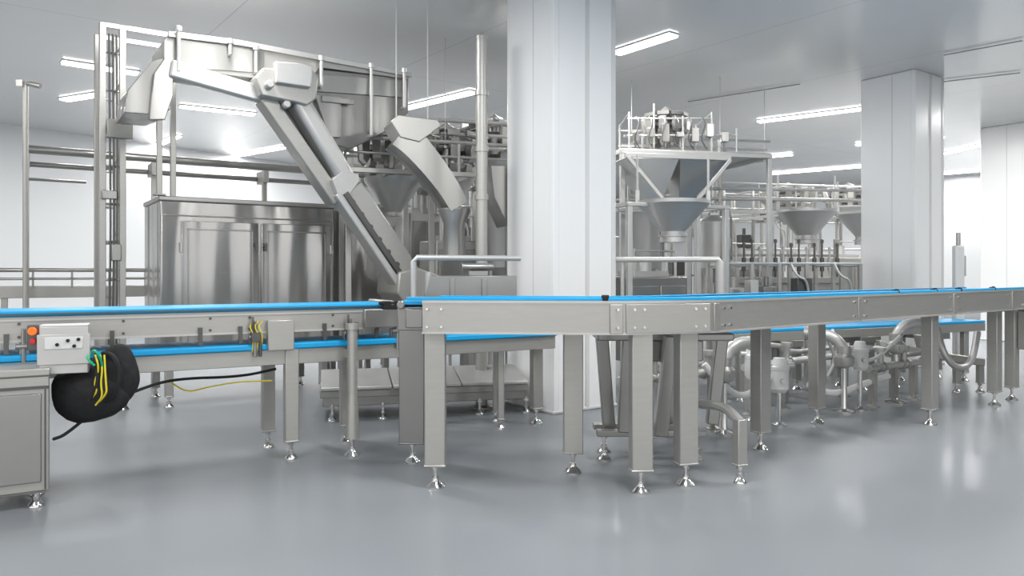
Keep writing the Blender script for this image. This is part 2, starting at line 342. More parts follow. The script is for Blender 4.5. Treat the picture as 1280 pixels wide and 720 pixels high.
for i,(dx,dz) in enumerate(((0,0),(.028,-.03),(.05,-.01))): b.tube([(-2.26+dx,4.12,.80),(-2.22+dx*.6,4.09,.73),(-2.25+dx*1.3,4.09,.65),(-2.23+dx,4.09,.61+dz),(-2.28+dx,4.11,.56+dz)],.005,8,3)
b.split("yellow_cable",YEL,bb)
b=B(); b.tube([(-2.27,4.1,.80),(-2.23,4.05,.84),(-2.20,4.06,.80),(-2.21,4.1,.74)],.006,8,3); b.tube([(-2.29,4.1,.80),(-2.26,4.04,.79),(-2.23,4.06,.75)],.006,8,3); b.split("green_cable",GRN,bb)
def cable(name,pts,r,m,label,cat="cable"):
    b=B(); b.tube(pts,r,10,3); o=b.done(name,m,None,label=label); o["category"]=cat; return o
cable("cable",[(X(60,4.0),4.05,.36),(X(75,4.1),4.15,.36),(X(115,4.3),4.35,.47),(X(165,4.4),4.5,.56),(X(215,4.8),4.85,.57),(X(300,5),5.0,.56),(X(345,5.1),5.1,.60)],.009,BLACK,"thin black cable drooping under the lower conveyor tier")
cable("cable",[(X(205,4.8),4.85,.56),(X(225,4.8),4.9,.47),(X(255,4.9),4.95,.50),(X(300,5),5.0,.53),(X(340,5.1),5.1,.52)],.005,YEL,"thin yellow cable hanging under the lower tier")
for u in (316,322,327):
    t=lt(u); p=LT@Vector((t,-.03,.93)); cable("cable",[p,p+Vector((-.02,-.03,-.03)),p+Vector((.01,-.03,-.08)),p+Vector((-.01,.0,-.2))],.004,YEL,"short yellow cable clipped to the conveyor upright")
# ---------------------------------------------------------------- big door cabinet
G=34
cp=Pl(200,6.9,G); cb=root("steel_enclosure",*(cp.T@Vector((.7,.4,0))),"large brushed steel enclosure with two tall doors","cabinet")
t1=cp.t(418); zt=H(246,6.9)
b=B(cp.T); b.box(0,t1,0,.9,.38,zt-.02); b.done("body",DOORS,cb,bevel=.02)
b=B(cp.T); b.box(-.01,t1+.01,-.015,.9,zt-.03,zt+.012); b.box(.03,t1-.03,-.010,.2,zt-.17,zt-.155); b.split("top_cap",STEEL,cb,bevel=.008)
x0=cp.t(226)
for i in range(2):
    w=(t1-x0-.04)/2-.02; a=x0+i*(w+.03)
    b=B(cp.T); b.box(a,a+w,-.028,0,.50,zt-.21)
    dr=b.done("door",DOORS,cb,bevel=.006)
    b=B(cp.T)
    for (p0,p1,r0,r1) in ((a+.05,a+.065,.56,zt-.28),(a+w-.065,a+w-.05,.56,zt-.28),(a+.05,a+w-.05,.56,.575),(a+.05,a+w-.05,zt-.295,zt-.28)): b.box(p0,p1,-.036,-.028,r0,r1)
    b.done("door_frame",STEELM,dr,bevel=.003)
    b=B(cp.T); b.box(a+.065,a+w-.065,-.031,-.028,.575,zt-.295); b.done("door_panel",DOORS,dr)
    hx=a+(w-.03 if i==0 else .03)
    b=B(cp.T); b.cyl((hx,-.03,zt-.42),(hx,-.06,zt-.42),.018); b.box(hx-.010,hx+.010,-.075,-.055,zt-.48,zt-.40); b.done("handle",STEELD,dr,bevel=.003)
    b=B(cp.T)
    for zz in (.7,zt-.5): b.cyl((a+(0 if i==0 else w),-.035,zz),(a+(0 if i==0 else w),-.035,zz+.09),.014,n=10)
    b.split("hinge",STEELL,dr)
for x in (.09,t1-.09):
    for y in (.09,.8):
        p=cp.T@Vector((x,y,0)); leg(cb,p.x,p.y,G,.4,w=.07,dp=.07,zb=.1,fr=.045)
tp=Pl(419,7.9,G); tk=root("steel_cabinet",*(tp.T@Vector((.4,.4,0))),"tall plain steel cabinet next to the door enclosure","cabinet")
t2=tp.t(505); z2=H(254,7.85)
b=B(tp.T); b.box(0.03,t2,0,.8,.35,z2); b.done("body",STEELL,tk,bevel=.04)
b=B(tp.T); b.box(.10,t2-.10,-.012,.02,.5,z2-.2); b.done("hatch",DOORS,tk,bevel=.01)
for x in (.15,t2-.15):
    for y in (.15,.65): p=tp.T@Vector((x,y,0)); leg(tk,p.x,p.y,G,.37,w=.06,dp=.06,zb=.08,fr=.04)
# ---------------------------------------------------------------- elevator
ep=Pl(215,6.3,G); ev=root("bucket_elevator",*(ep.T@Vector((1.2,.2,0))),"tall inclined steel bucket elevator with hopper housing under the ceiling","elevator")
def q(u,v): return ep.q(u,v)
b=B(ep.T)
b.prism([q(205,80),q(205,50),q(212,40),q(300,52),q(420,75),q(512,93),q(512,99),q(400,84),q(385,104),q(300,96)],.0,.60); b.done("hood",STEEL,ev,bevel=.006)
b=B(ep.T); b.prism([q(218,48),q(300,60),q(330,66),q(330,92),q(218,84)],-.012,0); b.prism([q(392,92),q(508,101),q(508,122),q(392,114)],-.0,.02); b.split("side_panel",STEELM,ev,bevel=.004)
b=B(ep.T); b.prism([q(210,40),q(300,51),q(420,74),q(514,92),q(514,97),q(420,80),q(300,58),q(210,47)],-.03,.02); b.done("top_flange",STEELL,ev,bevel=.004)
b=B(ep.T); b.prism([q(388,84),q(512,98),q(512,140),q(492,160),q(440,186),q(408,178),q(396,150)],.02,.6); b.done("discharge_hopper",DARKS,ev,bevel=.01)
b=B(ep.T); b.prism([q(392,118),q(425,122),q(425,172),q(410,172)],-.03,.02); b.prism([q(400,120),q(440,126),q(440,132),q(400,128)],-.05,-.031); b.split("hopper_rib",STEELM,ev,bevel=.004)
b=B(ep.T); b.prism([q(156,140),q(160,112),q(190,76),q(216,68),q(214,136),q(196,143)],.02,.6); b.done("infeed_chute",STEELM,ev,bevel=.006)
b=B(ep.T); b.prism([q(192,92),q(206,72),q(216,84),q(216,120),q(206,150),q(186,150)],-.02,.02); b.done("chute_flange",STEELM,ev,bevel=.006)
b=B(ep.T); b.bar(ep.p3(212,86,-.01),ep.p3(330,120,-.01),.15,.08); b.done("return_arm",STEELL,ev,bevel=.02)
b=B(ep.T); b.prism([q(312,102),q(322,90),q(384,94),q(390,102),q(387,128),q(376,136),q(360,132),q(320,124)],-.18,.1); b.done("drive_housing",STEEL,ev,bevel=.012)
b=B(ep.T); b.prism([q(334,84),q(362,86),q(380,90),q(378,116),q(336,110)],-.24,-.17); a=ep.p3(328,112,-.25); b.cyl(a,(a[0],-.1,a[2]),.035); a=ep.p3(352,134,0); b.cyl((a[0],-.17,a[2]),(a[0],-.1,a[2]),.035); b.done("drive_motor",STEELL,ev,bevel=.01)
b=B(ep.T); b.bar(ep.p3(330,122,.02),ep.p3(420,252,.02),.13,.20); b.done("return_casing",STEEL,ev,bevel=.012)
b=B(ep.T); b.bar(ep.p3(370,126,-.02),ep.p3(432,230,-.02),.175,.24); b.done("lift_casing",STEELL,ev,bevel=.05)
b=B(ep.T); b.bar(ep.p3(350,128,.10),ep.p3(424,240,.10),.16,.06); b.done("back_sheet",DARKS,ev)
b=B(ep.T); b.prism([q(408,226),q(420,217),q(440,219),q(442,228),q(428,247),q(414,244)],-.15,.15); b.done("joint_collar",STEELL,ev,bevel=.006)
b=B(ep.T); b.bar(ep.p3(434,236,-.0),ep.p3(512,352,-.0),.22,.26); b.done("lower_casing",STEEL,ev,bevel=.012)
b=B(ep.T); b.bar(ep.p3(416,243,-.05),ep.p3(500,368,-.05),.07,.2); b.done("lower_rail",STEELL,ev,bevel=.012)
b=B(ep.T); b.bar(ep.p3(424,243,-.10),ep.p3(504,360,-.10),.05,.14); b.done("slot_strip",STEELD,ev)
for i in range(7):
    f=i/6; u=434+f*66; v=254+f*92; a=ep.p3(u,v,0); b=B(ep.T); b.cyl((a[0],-.12,a[2]),(a[0],-.145,a[2]),.026); b.done("access_knob",STEELD,ev,bevel=.004)
b=B(ep.T); b.prism([q(488,340),q(512,335),q(560,352),q(600,352),q(600,380),q(500,384),q(486,366)],-.2,.3); b.done("boot",STEEL,ev,bevel=.015)
for t in (ep.t(505),ep.t(590)):
    p=ep.T@Vector((t,.05,0)); leg(ev,p.x,p.y,G,1.0,w=.07,dp=.07,zb=.1,fr=.045)
CT=zt+.012
for u,v0,z0,y in ((218,36,CT,.72),(243,52,CT,.95),(462,82,0,.75)):
    b=B(ep.T); t,z1=ep.q(u,v0)
    b.box(t-.024,t+.024,y-.024,y+.024,z0,z1); b.box(t-.05,t+.05,y-.05,y+.05,z0,z0+.015); b.done("support_post",STEEL,ev,bevel=.004)
for u,v0,v1,y in ((222,36,90,-.045),(318,60,92,-.05),(398,74,110,-.08),(286,52,70,-.05),(503,88,135,-.04),(462,82,170,-.04)):
    b=B(ep.T); t,z1=ep.q(u,v0); z0=ep.q(u,v1)[1]; b.cyl((t,y,z0),(t,y,z1),.016,n=12); b.cyl((t,y,z1-.03),(t,y,z1+.01),.026,n=12); b.cyl((t,y,z0),(t,y+.12,z0),.014,n=8); b.done("clamp_rod",STEELL,ev)
# ---------------------------------------------------------------- left tower frame
wp=Pl(128,6.8,G)
tf=root("support_tower",*(wp.T@Vector((.12,.2,0))),"tall ladder-like stainless tube tower beside the enclosure","frame")
tz=H(28,6.8); t2=wp.t(153)
b=B(wp.T)
for t in (0,t2):
    for y in (0,.42): b.box(t-.027,t+.027,y-.027,y+.027,.05,tz)
b.split("tower_post",STEEL,tf,bevel=.006)
b=B(wp.T)
z=.5
while z<tz-.1:
    b.cyl((0,0,z),(t2,0,z),.012,n=8); b.cyl((0,.42,z),(t2,.42,z),.012,n=8); b.cyl((t2,0,z+.1),(t2,.42,z+.1),.012,n=8); z+=.34
b.box(-.02,.8,-.02,.02,tz-.04,tz); b.box(-.02,.8,.4,.44,tz-.04,tz); b.split("rung",STEELL,tf)
b=B(wp.T)
for k in range(3): b.tube([(t2*.3+k*.03,-.03,tz-.1),(t2*.35+k*.03,-.035,2.4),(t2*.4+k*.025,-.03,1.6),(t2*.3+k*.03,-.03,.6)],.009,6,2)
b.split("conduit",STEELD,tf)
b=B(wp.T); b.box(t2*.2,t2+.08,-.06,0,2.45,2.62); b.box(-.01,t2*.7,-.07,-.02,1.9,1.98); b.box(t2*.4,t2*.9,-.08,-.02,1.35,1.5); b.split("junction_box",STEELM,tf,bevel=.008)
b=B(wp.T)
for y in (0,.42):
    for t in (0,t2): b.lathe((t,y,0),[(.06,0),(.06,.01),(.03,.05),(.03,.06)],14)
b.split("foot_plate",CHROME,tf)
pp=root("stand_pipe",X(32,7.2),7.2,0,"thin steel stand pipe with a bent head","pipe")
b=B(); x=X(32,7.2); zq=H(105,7.2); b.tube([(x,7.2,0),(x,7.2,1.5),(x,7.2,zq-.08),(x,7.2,zq),(x+.05,7.2,zq),(x+.14,7.2,zq-.02)],.025,10,0); b.done("pipe_body",STEEL,pp)
b=B(); b.lathe((x,7.2,0),[(.08,0),(.08,.012),(.03,.03),(.03,.06)],16); b.box(x-.06,x+.0,7.15,7.19,zq-.03,zq+.03); b.split("flange",STEELM,pp)
rp=Pl(30,7.6,G); rk=root("pipe_rack",*(rp.T@Vector((1.5,0,0))),"horizontal stainless pipe run carried on posts along the wall","pipe rack")
z=H(186,7.6); te=rp.t(455); b=B(rp.T); b.cyl((0,0,z),(te,0,z),.042,n=16); b.cyl((0,.25,z-.12),(te,.25,z-.12),.028,n=12); b.cyl((-.0,0,z-.30),(te*.15,0,z-.3),.015,n=8); b.split("pipe",STEELM,rk)
b=B(rp.T)
for t in (.02,te*.33,te*.66,te-.03): b.box(t-.03,t+.03,-.03,.28,z-.18,z-.04); b.box(t-.025,t+.025,.03,.08,0,z-.1)
b.split("rack_post",STEEL,rk,bevel=.004)
qp=Pl(-40,7.6,30); rc=root("rear_conveyor",*(qp.T@Vector((1.5,0,0))),"plain steel transport conveyor with side rails along the wall","conveyor")
te=qp.t(205); b=B(qp.T)
b.box(0,te,0,.04,.98,1.10); b.box(0,te,.4,.44,.98,1.1); b.box(0,te,.04,.4,1.02,1.05); b.done("side_frame",STEEL,rc,bevel=.005)
b=B(qp.T); b.cyl((0,0,1.27),(te,0,1.27),.022,n=10); b.cyl((0,.44,1.27),(te,.44,1.27),.018,n=10); b.cyl((0,0,1.18),(te,0,1.18),.014,n=10)
t=.2
while t<te: b.box(t-.01,t+.01,-.01,.01,1.08,1.27); b.cyl((t,-.02,1.20),(t,-.06,1.2),.012,n=8); t+=.35
b.done("guard_rail",STEELM,rc)
t=.3
while t<te: p=qp.T@Vector((t,.05,0)); leg(rc,p.x,p.y,30,1.0,w=.06,dp=.06,zb=.1,fr=.04); t+=.95
# ---------------------------------------------------------------- weighers
def weigher(x,y,z,R,label,n=10,m1=None,sq=1.0,cone=True):
    m1=m1 or STEEL
    w=root("multihead_weigher",x,y,z,label,"weigher")
    def zz(a): return z+a*sq
    b=B(); b.lathe((x,y,z),[(R*.45,0),(R*.55,.04*sq),(R*.55,.28*sq),(R*.35,.34*sq),(R*.35,.40*sq)],28); b.done("body",m1,w)
    b=B(); b.lathe((x,y,zz(.46)),[(R*.55,0),(R*.5,.01),(R*.12,.10*sq),(.01,.13*sq)],28); b.cyl((x,y,zz(.38)),(x,y,zz(.47)),R*.2); b.done("dispersion_cone",STEEL,w)
    for i in range(n):
        a=2*math.pi*i/n; T=TR(x,y,z,math.degrees(a))@Matrix.Diagonal((1,1,sq,1))
        b=B(T); b.add([(R*.5,-.05,.44),(R*1.05,-.07,.38),(R*1.05,.07,.38),(R*.5,.05,.44),(R*.5,-.05,.50),(R*1.05,-.07,.44),(R*1.05,.07,.44),(R*.5,.05,.50)],[(0,1,2,3),(0,4,5,1),(3,2,6,7),(1,5,6,2)]); b.done("feed_pan",m1,w,solid=.006)
        b=B(T); b.prism([(R*.92,.34),(R*1.22,.34),(R*1.16,.12),(R*1.02,.08),(R*.92,.14)],-.05,.05); b.prism([(R*.72,.05),(R*1.0,.06),(R*.9,-.12),(R*.76,-.12)],-.045,.045); b.split("bucket",m1,w,bevel=.006)
        b=B(T); b.cyl((R*.6,0,.2),(R*.92,0,.2),.03,n=10); b.done("actuator",STEELD,w)
    if cone: b=B(); b.lathe((x,y,z-.45*sq),[(R*.22,0),(R*.22,.04),(R*.95,.36*sq),(R*.97,.40*sq)],28,caps=False); b.done("collecting_cone",HOP,w,solid=.008)
    return w
weigher(X(492,8.1),8.1,H(215,8.1)-.02,.32,"multihead weigher ringed with steel buckets on a tube platform",m1=STEEL)
weigher(X(558,9.0),9.0,H(215,9.0),.36,"multihead weigher standing behind the curved chute",m1=STEELM)
weigher(X(832,9.6),9.6,H(174,9.6),.26,"compact multihead weigher caged by tubes above twin hoppers",m1=STEELM,sq=.7,cone=False)
weigher(X(985,13.2),13.2,H(258,13.2),.40,"farther multihead weigher above a cone funnel",m1=STEEL,sq=.7)
weigher(X(1060,14.2),14.2,H(256,14.2),.40,"farther multihead weigher near the white column",m1=STEEL,sq=.7)
weigher(X(618,9.8),9.8,H(200,9.8),.42,"multihead weigher partly covered by the column",m1=STEELM)
def platform(name,u0,u1,d,z,ang,dep,label,rail=.35,posts=4,deck=.05,zf=0,deckplate=False,mat=None,rr=.02):
    mat=mat or STEELL
    P=Pl(u0,d,ang); te=P.t(u1); r=root(name,*(P.T@Vector((te/2,dep/2,0))),label,"platform")
    b=B(P.T); b.box(0,te,0,.05,z-deck,z); b.box(0,te,dep-.05,dep,z-deck,z); b.box(0,.05,.05,dep-.05,z-deck,z); b.box(te-.05,te,.05,dep-.05,z-deck,z)
    for k in range(1,4): b.box(te*k/4-.02,te*k/4+.02,.05,dep-.05,z-deck,z)
    if deckplate: b.box(0.01,te-.01,.02,dep-.02,z,z+.012)
    b.done("deck_frame",mat,r,bevel=.005)
    if rail:
        b=B(P.T)
        for y in (.02,dep-.02):
            b.cyl((0,y,z+rail),(te,y,z+rail),rr,n=10); b.cyl((0,y,z+rail*.5),(te,y,z+rail*.5),rr*.7,n=10)
            for k in range(posts+1): b.cyl((te*k/posts,y,z),(te*k/posts,y,z+rail),rr*.8,n=8)
        b.done("guard_rail",mat,r)
    for k in range(posts):
        for y in (.03,dep-.03):
            t=.03+(te-.06)*k/(posts-1); b=B(P.T); b.box(t-.028,t+.028,y-.028,y+.028,zf,z-deck)
            if zf==0: b.lathe((t,y,zf),[(.06,0),(.06,.01),(.03,.03)],12)
            b.done("post",mat,r,bevel=.005)
    return r
platform("weigher_platform",432,640,7.4,H(208,7.4),20,1.3,"stainless tube platform carrying a multihead weigher",rail=.30,posts=3,mat=STEEL)
platform("weigher_platform",776,966,8.9,H(186,8.9),12,1.5,"wide thin pale platform holding the weigher over twin hoppers",rail=0,posts=3,deck=.05,deckplate=True)
platform("weigher_platform",902,1085,11.8,H(262,11.8),14,2,"long tube platform with thin guard rails above cone funnels",rail=.42,posts=4,deck=.05,rr=.016)
def rack(u0,u1,d,ang,z0,z1,nv,nh,dep,label,seed):
    rnd=random.Random(seed); P=Pl(u0,d,ang); te=P.t(u1); r=root("equipment_rack",*(P.T@Vector((te/2,dep/2,0))),label,"rack")
    b=B(P.T)
    for i in range(nv):
        t=te*i/(nv-1)
        for y in (0,dep): b.box(t-.02,t+.02,y-.02,y+.02,0,z1)
    b.split("rack_post",STEEL,r)
    b=B(P.T)
    zs=[z0+(z1-z0)*k/(nh-1) for k in range(nh)]
    for z in zs:
        for y in (0,dep): b.cyl((0,y,z),(te,y,z),.016,n=8)
    for i in range(nv): t=te*i/(nv-1); b.cyl((t,0,z1-.02),(t,dep,z1-.02),.016,n=8)
    b.split("cross_rail",STEELL,r)
    for k in range(nv*2):
        t=rnd.uniform(.1,te-.2); z=rnd.choice(zs[:-1]); w=rnd.uniform(.08,.22); h=rnd.uniform(.10,.26); m=rnd.choice([STEEL,STEELL,STEELM,DARKS,STEELD])
        b=B(P.T); b.box(t-w/2,t+w/2,-.05,.12,z+.016,z+h)
        if k%2: b.cyl((t,.03,z+h),(t,.03,z+h+.12),.03,n=10)
        b.done("valve_box",m,r,bevel=.008)
    b=B(P.T)
    for k in range(nv):
        t=rnd.uniform(.05,te-.3); z=rnd.choice(zs[1:]); b.tube([(t,-.06,z),(t+.05,-.10,z-.15),(t+.2,-.09,z-.2),(t+.22,-.06,z-.5)],.014,8,2)
    b.split("service_hose",STEELL,r)
rack(905,1080,13.8,12,.6,2.75,6,5,.7,"dense tube rack with valve boxes on the far packing line",1)
rack(786,900,11.4,12,.6,3.0,4,5,.7,"tube rack with valve boxes behind the twin hoppers",2)
rack(440,640,9.6,14,.6,3.1,6,6,.6,"tube rack crowded with boxes and hoses behind the chute",3)
rack(905,1075,9.0,8,.5,1.35,6,3,.4,"low tube rack with valves beside the filler",5)
# open tube rails around compact weigher
kg=root("weigher_cage",X(832,9.5),9.5,H(186,8.9),"open tube rails with actuator boxes standing on the platform","frame")
zb=H(186,8.9)+.012; zt2=H(142,9.3); cx=X(836,9.3)
for xx,hh in ((cx-.50,zt2),(cx-.2,zt2+.1),(cx+.15,zt2-.05),(cx+.50,zt2),(cx+.8,zt2-.2)):
    for yy in (9.2,10.0): b=B(); b.cyl((xx,yy,zb),(xx,yy,hh),.012,n=8); b.done("cage_post",STEELL,kg)
b=B()
for yy in (9.2,10.0):
    b.cyl((cx-.52,yy,zb+.2),(cx+.82,yy,zb+.2),.011,n=8); b.cyl((cx-.52,yy,zt2-.08),(cx+.52,yy,zt2-.08),.011,n=8)
b.cyl((cx-.5,9.2,zt2-.02),(cx-.5,10.0,zt2-.02),.011,n=8); b.cyl((cx+.5,9.2,zt2-.02),(cx+.5,10.0,zt2-.02),.011,n=8)
b.split("cage_rail",STEELL,kg)
for i in range(7):
    xx=cx-.42+i*.18; b=B(); b.box(xx-.045,xx+.045,9.18,9.28,zb+.12+(i%2)*.06,zb+.24+(i%3)*.05); b.cyl((xx,9.22,zb+.0),(xx,9.22,zb+.2),.014,n=8); b.done("actuator_box",STEELM if i%2 else DARKS,kg,bevel=.005)
b=B()
for i in range(6):
    xx=cx-.42+i*.16; b.tube([(xx,9.2,zt2-.06),(xx+.04,9.14,zt2-.14),(xx-.03,9.16,zb+.15),(xx+.05,9.17,zb+.03)],.007,6,2)
b.split("air_hose",STEELD,kg)
x=X(602,7.0); b=B(); b.cyl((x,7.0,0),(x,7.0,H(46,7)),.055,n=20); b.lathe((x,7,H(50,7)),[(.06,0),(.06,.03),(.03,.05)],20); b.lathe((x,7,0),[(.11,0),(.11,.015),(.06,.03)],20)
for v in (120,190,250): b.cyl((x,7.0,H(v,7)),(x,7.0,H(v,7)+.05),.064,n=20)
o=b.done("support_pole",STEEL,None,label="thick grey steel pole with collars rising toward the ceiling"); o["category"]="pole"
cp2=Pl(515,6.9,20); ch=root("discharge_chute",*(cp2.T@Vector((.2,.1,2.0))),"curved sheet steel chute hanging above the filler","chute")
Q=cp2.q
cv=[Q(502,166),Q(516,178),Q(532,196),Q(548,216),Q(562,236),Q(574,258)]
b=B(cp2.T); b.sweepsheet(cv,.01,.33,(.24,.14)); b.done("slide",STEELM,ch)
b=B(cp2.T); b.sweepsheet(cv,-.006,.01,(.28,.18)); b.sweepsheet(cv,.33,.346,(.28,.18)); b.split("slide_lip",STEELM,ch)
b=B(cp2.T); b.prism([Q(488,152),Q(497,144),Q(546,150),Q(550,158),Q(524,178),Q(500,172)],-.02,.36); b.done("inlet_box",STEEL,ch,bevel=.008)
b=B(cp2.T); t,z=Q(574,262); b.lathe((t,.17,z-.42),[(.10,0),(.10,.30),(.15,.42),(.15,.44)],24,caps=False); b.done("downspout",STEELM,ch,solid=.008)
b=B(cp2.T); b.prism([Q(618,205),Q(660,205),Q(660,262),Q(640,282),Q(622,245)],.1,.45); b.done("side_hopper",STEELM,ch,bevel=.006)
for u in (500,540):
    t,z=Q(u,152); b=B(cp2.T); b.cyl((t,.17,z-.05),(t,.17,CEIL),.006,n=8); b.done("hanger_rod",STEELL,ch)
def bagger(u,d,ang,w,dep,z0,z1,label,mat=STEEL):
    P=Pl(u,d,ang); r=root("packing_machine",*(P.T@Vector((w/2,dep/2,0))),label,"packing machine")
    b=B(P.T); b.box(0,w,0,dep,z0,z1); b.done("body",mat,r,bevel=.015)
    b=B(P.T); b.box(.04,w*.48,-.015,0,z0+.08,z1-.1); b.box(w*.52,w-.04,-.015,0,z0+.08,z1-.1); b.split("door",STEELM,r,bevel=.006)
    b=B(P.T); b.cyl((w*.5,dep*.4,z1),(w*.5,dep*.4,z1+.22),.09,n=20); b.box(w*.2,w*.8,dep*.2,dep*.6,z1,z1+.06); b.cyl((w*.15,.06,z1),(w*.15,.06,z1+.3),.015,n=8); b.cyl((w*.85,.06,z1),(w*.85,.06,z1+.3),.015,n=8); b.cyl((w*.15,.06,z1+.28),(w*.85,.06,z1+.28),.012,n=8); b.done("forming_tube",STEELL,r)
    for x in (.06,w-.06):
        for y in (.06,dep-.06): p=P.T@Vector((x,y,0)); leg(r,p.x,p.y,ang,z0+.02,w=.06,dp=.06,zb=.07,fr=.04)
    return r
bagger(512,8.9,G,.45,.4,.35,1.95,"tall steel packing cabinet behind the elevator",STEELL)
bagger(545,8.3,G,.6,.4,.35,1.6,"steel packing machine standing by the thick pole",STEEL)
bagger(785,8.0,G,.9,.6,.3,1.2,"steel packing machine below the cone funnel",STEELM)
bagger(905,11.2,G,1.3,.6,.4,1.4,"steel packing machine on the far line",STEEL)
bagger(1040,13.0,G,1.3,.7,.4,1.5,"steel packing machine near the far column",STEEL)
def tank(x,y,z0,r,h,label):
    c=root("dosing_tank",x,y,0,label,"tank")
    b=B(); b.lathe((x,y,z0),[(.05,-.22),(.05,-.2),(r,0),(r,h),(r*1.04,h),(r*1.04,h+.03),(r*.9,h+.07),(r*.4,h+.12),(.03,h+.13)],28); b.done("vessel",HOP,c)
    b=B(); b.cyl((x,y,z0+h+.12),(x,y,z0+h+.28),.05,n=14); b.box(x-.06,x+.06,y-.06,y+.06,z0+h+.12,z0+h+.16); b.tube([(x+r*.5,y,z0+h+.05),(x+r*.5,y,z0+h+.22),(x+r*1.2,y,z0+h+.26),(x+r*1.2,y,z0+h*.2)],.018,8,1); b.done("agitator",STEELM,c)
    for a in (.8,2.4,4.0,5.6):
        px,py=x+r*.9*math.cos(a),y+r*.9*math.sin(a); b=B(); b.cyl((px,py,0),(px,py,z0+.1),.022,n=10); b.lathe((px,py,0),[(.05,0),(.05,.01),(.022,.02)],12); b.done("leg",STEELL,c)
tank(X(628,8.6),8.6,1.3,.22,.65,"dosing tank half covered by the column")
tank(X(802,10.2),10.2,1.3,.24,.7,"dosing tank behind the cone funnel")
tank(X(892,10.4),10.4,1.3,.20,.6,"dosing tank beside the platform post")
ip=Pl(530,5.9,8); it=root("infeed_trough",*(ip.T@Vector((.4,.2,0))),"steel product trough running behind the blue belt","trough")
te=ip.t(646); b=B(ip.T); b.prism([(0,1.02),(.05,1.22),(te,1.22),(te,1.0)],0,.03); b.prism([(0,1.02),(.05,1.22),(te,1.22),(te,1.0)],.42,.45); b.box(0.02,te,.03,.42,1.0,1.03); b.done("trough_body",STEELM,it,bevel=.004)
b=B(ip.T); b.box(.2,.24,-.02,0,1.05,1.2); b.box(.45,.49,-.02,0,1.05,1.2); b.split("bracket",STEELM,it,bevel=.003)
b=B(ip.T); b.cyl((.3,.06,1.29),(.55,.06,1.29),.03); b.box(.35,.5,-.0,.1,1.22,1.26); b.done("vibrator",STEELM,it,bevel=.003)
for t in (.12,te-.12):
    for y in (.06,.38): p=ip.T@Vector((t,y,0)); leg(it,p.x,p.y,8,1.01,w=.05,dp=.05,zb=.08,fr=.035)
def handrail(pts,r,label,posts,mat=STEELL):
    h=root("handrail",pts[0][0],pts[0][1],0,label,"handrail")
    b=B(); b.tube(pts,r,12,0); b.done("rail",mat,h)
    for x,y,zt,w in posts:
        b=B(); b.cyl((x,y,0),(x,y,zt),w,n=14); b.lathe((x,y,0),[(w*2,0),(w*2,.012),(w,.02)],14); b.done("rail_post",mat,h)
d=5.7; z=H(322,d)
handrail([(X(517,d),d,H(372,d)),(X(517,d),d,z+.0-.03),(X(521,d),d,z),(X(650,6.0),6.0,z)],.022,"pale rounded tube handrail behind the blue belt",[(X(536,d+.3),d+.3,H(340,d+.3),.028),(X(517,d),d,z-.04,.02)])
d=7.3; z=H(324,d)
handrail([(X(770,7.6),7.6,z),(X(898,d),d,z),(X(901,d),d,z-.03),(X(901,d),d,H(360,d))],.026,"pale tube handrail in front of the funnel machine",[(X(901,d),d,z-.02,.05),(X(778,7.6),7.6,z,.02)])
hp=Pl(786,8.6,12); th=root("twin_hopper",*(hp.T@Vector((.7,.3,1.9))),"pair of tapering steel hoppers under the weigher platform","hopper")
Q=hp.q
t0,z0=Q(784,196); ta,_=Q(850,200); tb,_=Q(912,200); zb=Q(815,252)[1]
b=B(hp.T); b.funnel4((t0+ta)/2,.35,(ta-t0)/2,.3,z0,.06,.06,zb,dx=.14); b.done("hopper",STEELL,th,solid=.01)
b=B(hp.T); b.funnel4((ta+tb)/2+.01,.35,(tb-ta)/2-.02,.3,z0,.06,.06,zb,dx=-.14); b.done("hopper",STEELM,th,solid=.01)
b=B(hp.T); b.box(t0-.02,tb+.03,.01,.05,z0,z0+.05); b.box(t0-.02,tb+.03,.65,.69,z0,z0+.05); b.split("hopper_rim",STEELL,th,bevel=.004)
b=B(hp.T); b.bar((t0,-.02,z0),((t0+ta)/2+.13,-.02,zb),.04,.03); b.bar((tb,-.02,z0),((ta+tb)/2-.13,-.02,zb),.04,.03); b.split("edge_brace",STEELL,th,bevel=.004)
def cone(u,v,d,r,label,drop=.42,mat=HOP):
    x=X(u,d); z=H(v,d); c=root("cone_funnel",x,d,z-drop,label,"funnel","cone funnels")
    b=B(); b.lathe((x,d,z),[(r,0),(r*1.03,.0),(r*1.03,-.03),(r*.98,-.04),(r*.33,-drop*.85),(r*.33,-drop)],36,caps=False); b.done("cone",mat,c,solid=.012)
    b=B(); b.lathe((x,d,z-drop-.06),[(r*.36,0),(r*.36,.06),(r*.4,.062),(r*.4,.075)],24,caps=False); b.done("collar",STEELL,c,solid=.01)
    b=B()
    for s in (-1,1): b.box(x+s*r*1.02-.02,x+s*r*1.02+.02,d-.02,d+.02,z-.05,z+.12); b.cyl((x+s*r*1.02,d,z),(x+s*r*1.02,d,z+.5),.014,n=8)
    b.split("mounting_bracket",STEELL,c)
    return c
cone(841,252,8.2,.375,"wide steel cone funnel hanging over the packing machine",.38)
cone(1008,263,10.9,.40,"steel cone funnel on the second packing line",.42)
cone(1082,266,12.2,.44,"steel cone funnel partly covered by a white column",.45)
fp=Pl(918,9.9,10); fm=root("filling_machine",*(fp.T@Vector((.7,.3,0))),"filler with a row of upright dark nozzle rods","filling machine")
te=fp.t(1060); b=B(fp.T); b.box(0,te,0,.5,1.10,1.18); b.box(.05,te-.05,.05,.45,.55,1.10); b.box(0,te,.2,.26,1.46,1.49); b.box(0,.05,.2,.26,1.18,1.7); b.box(te-.05,te,.2,.26,1.18,1.7); b.done("frame",STEEL,fm,bevel=.005)
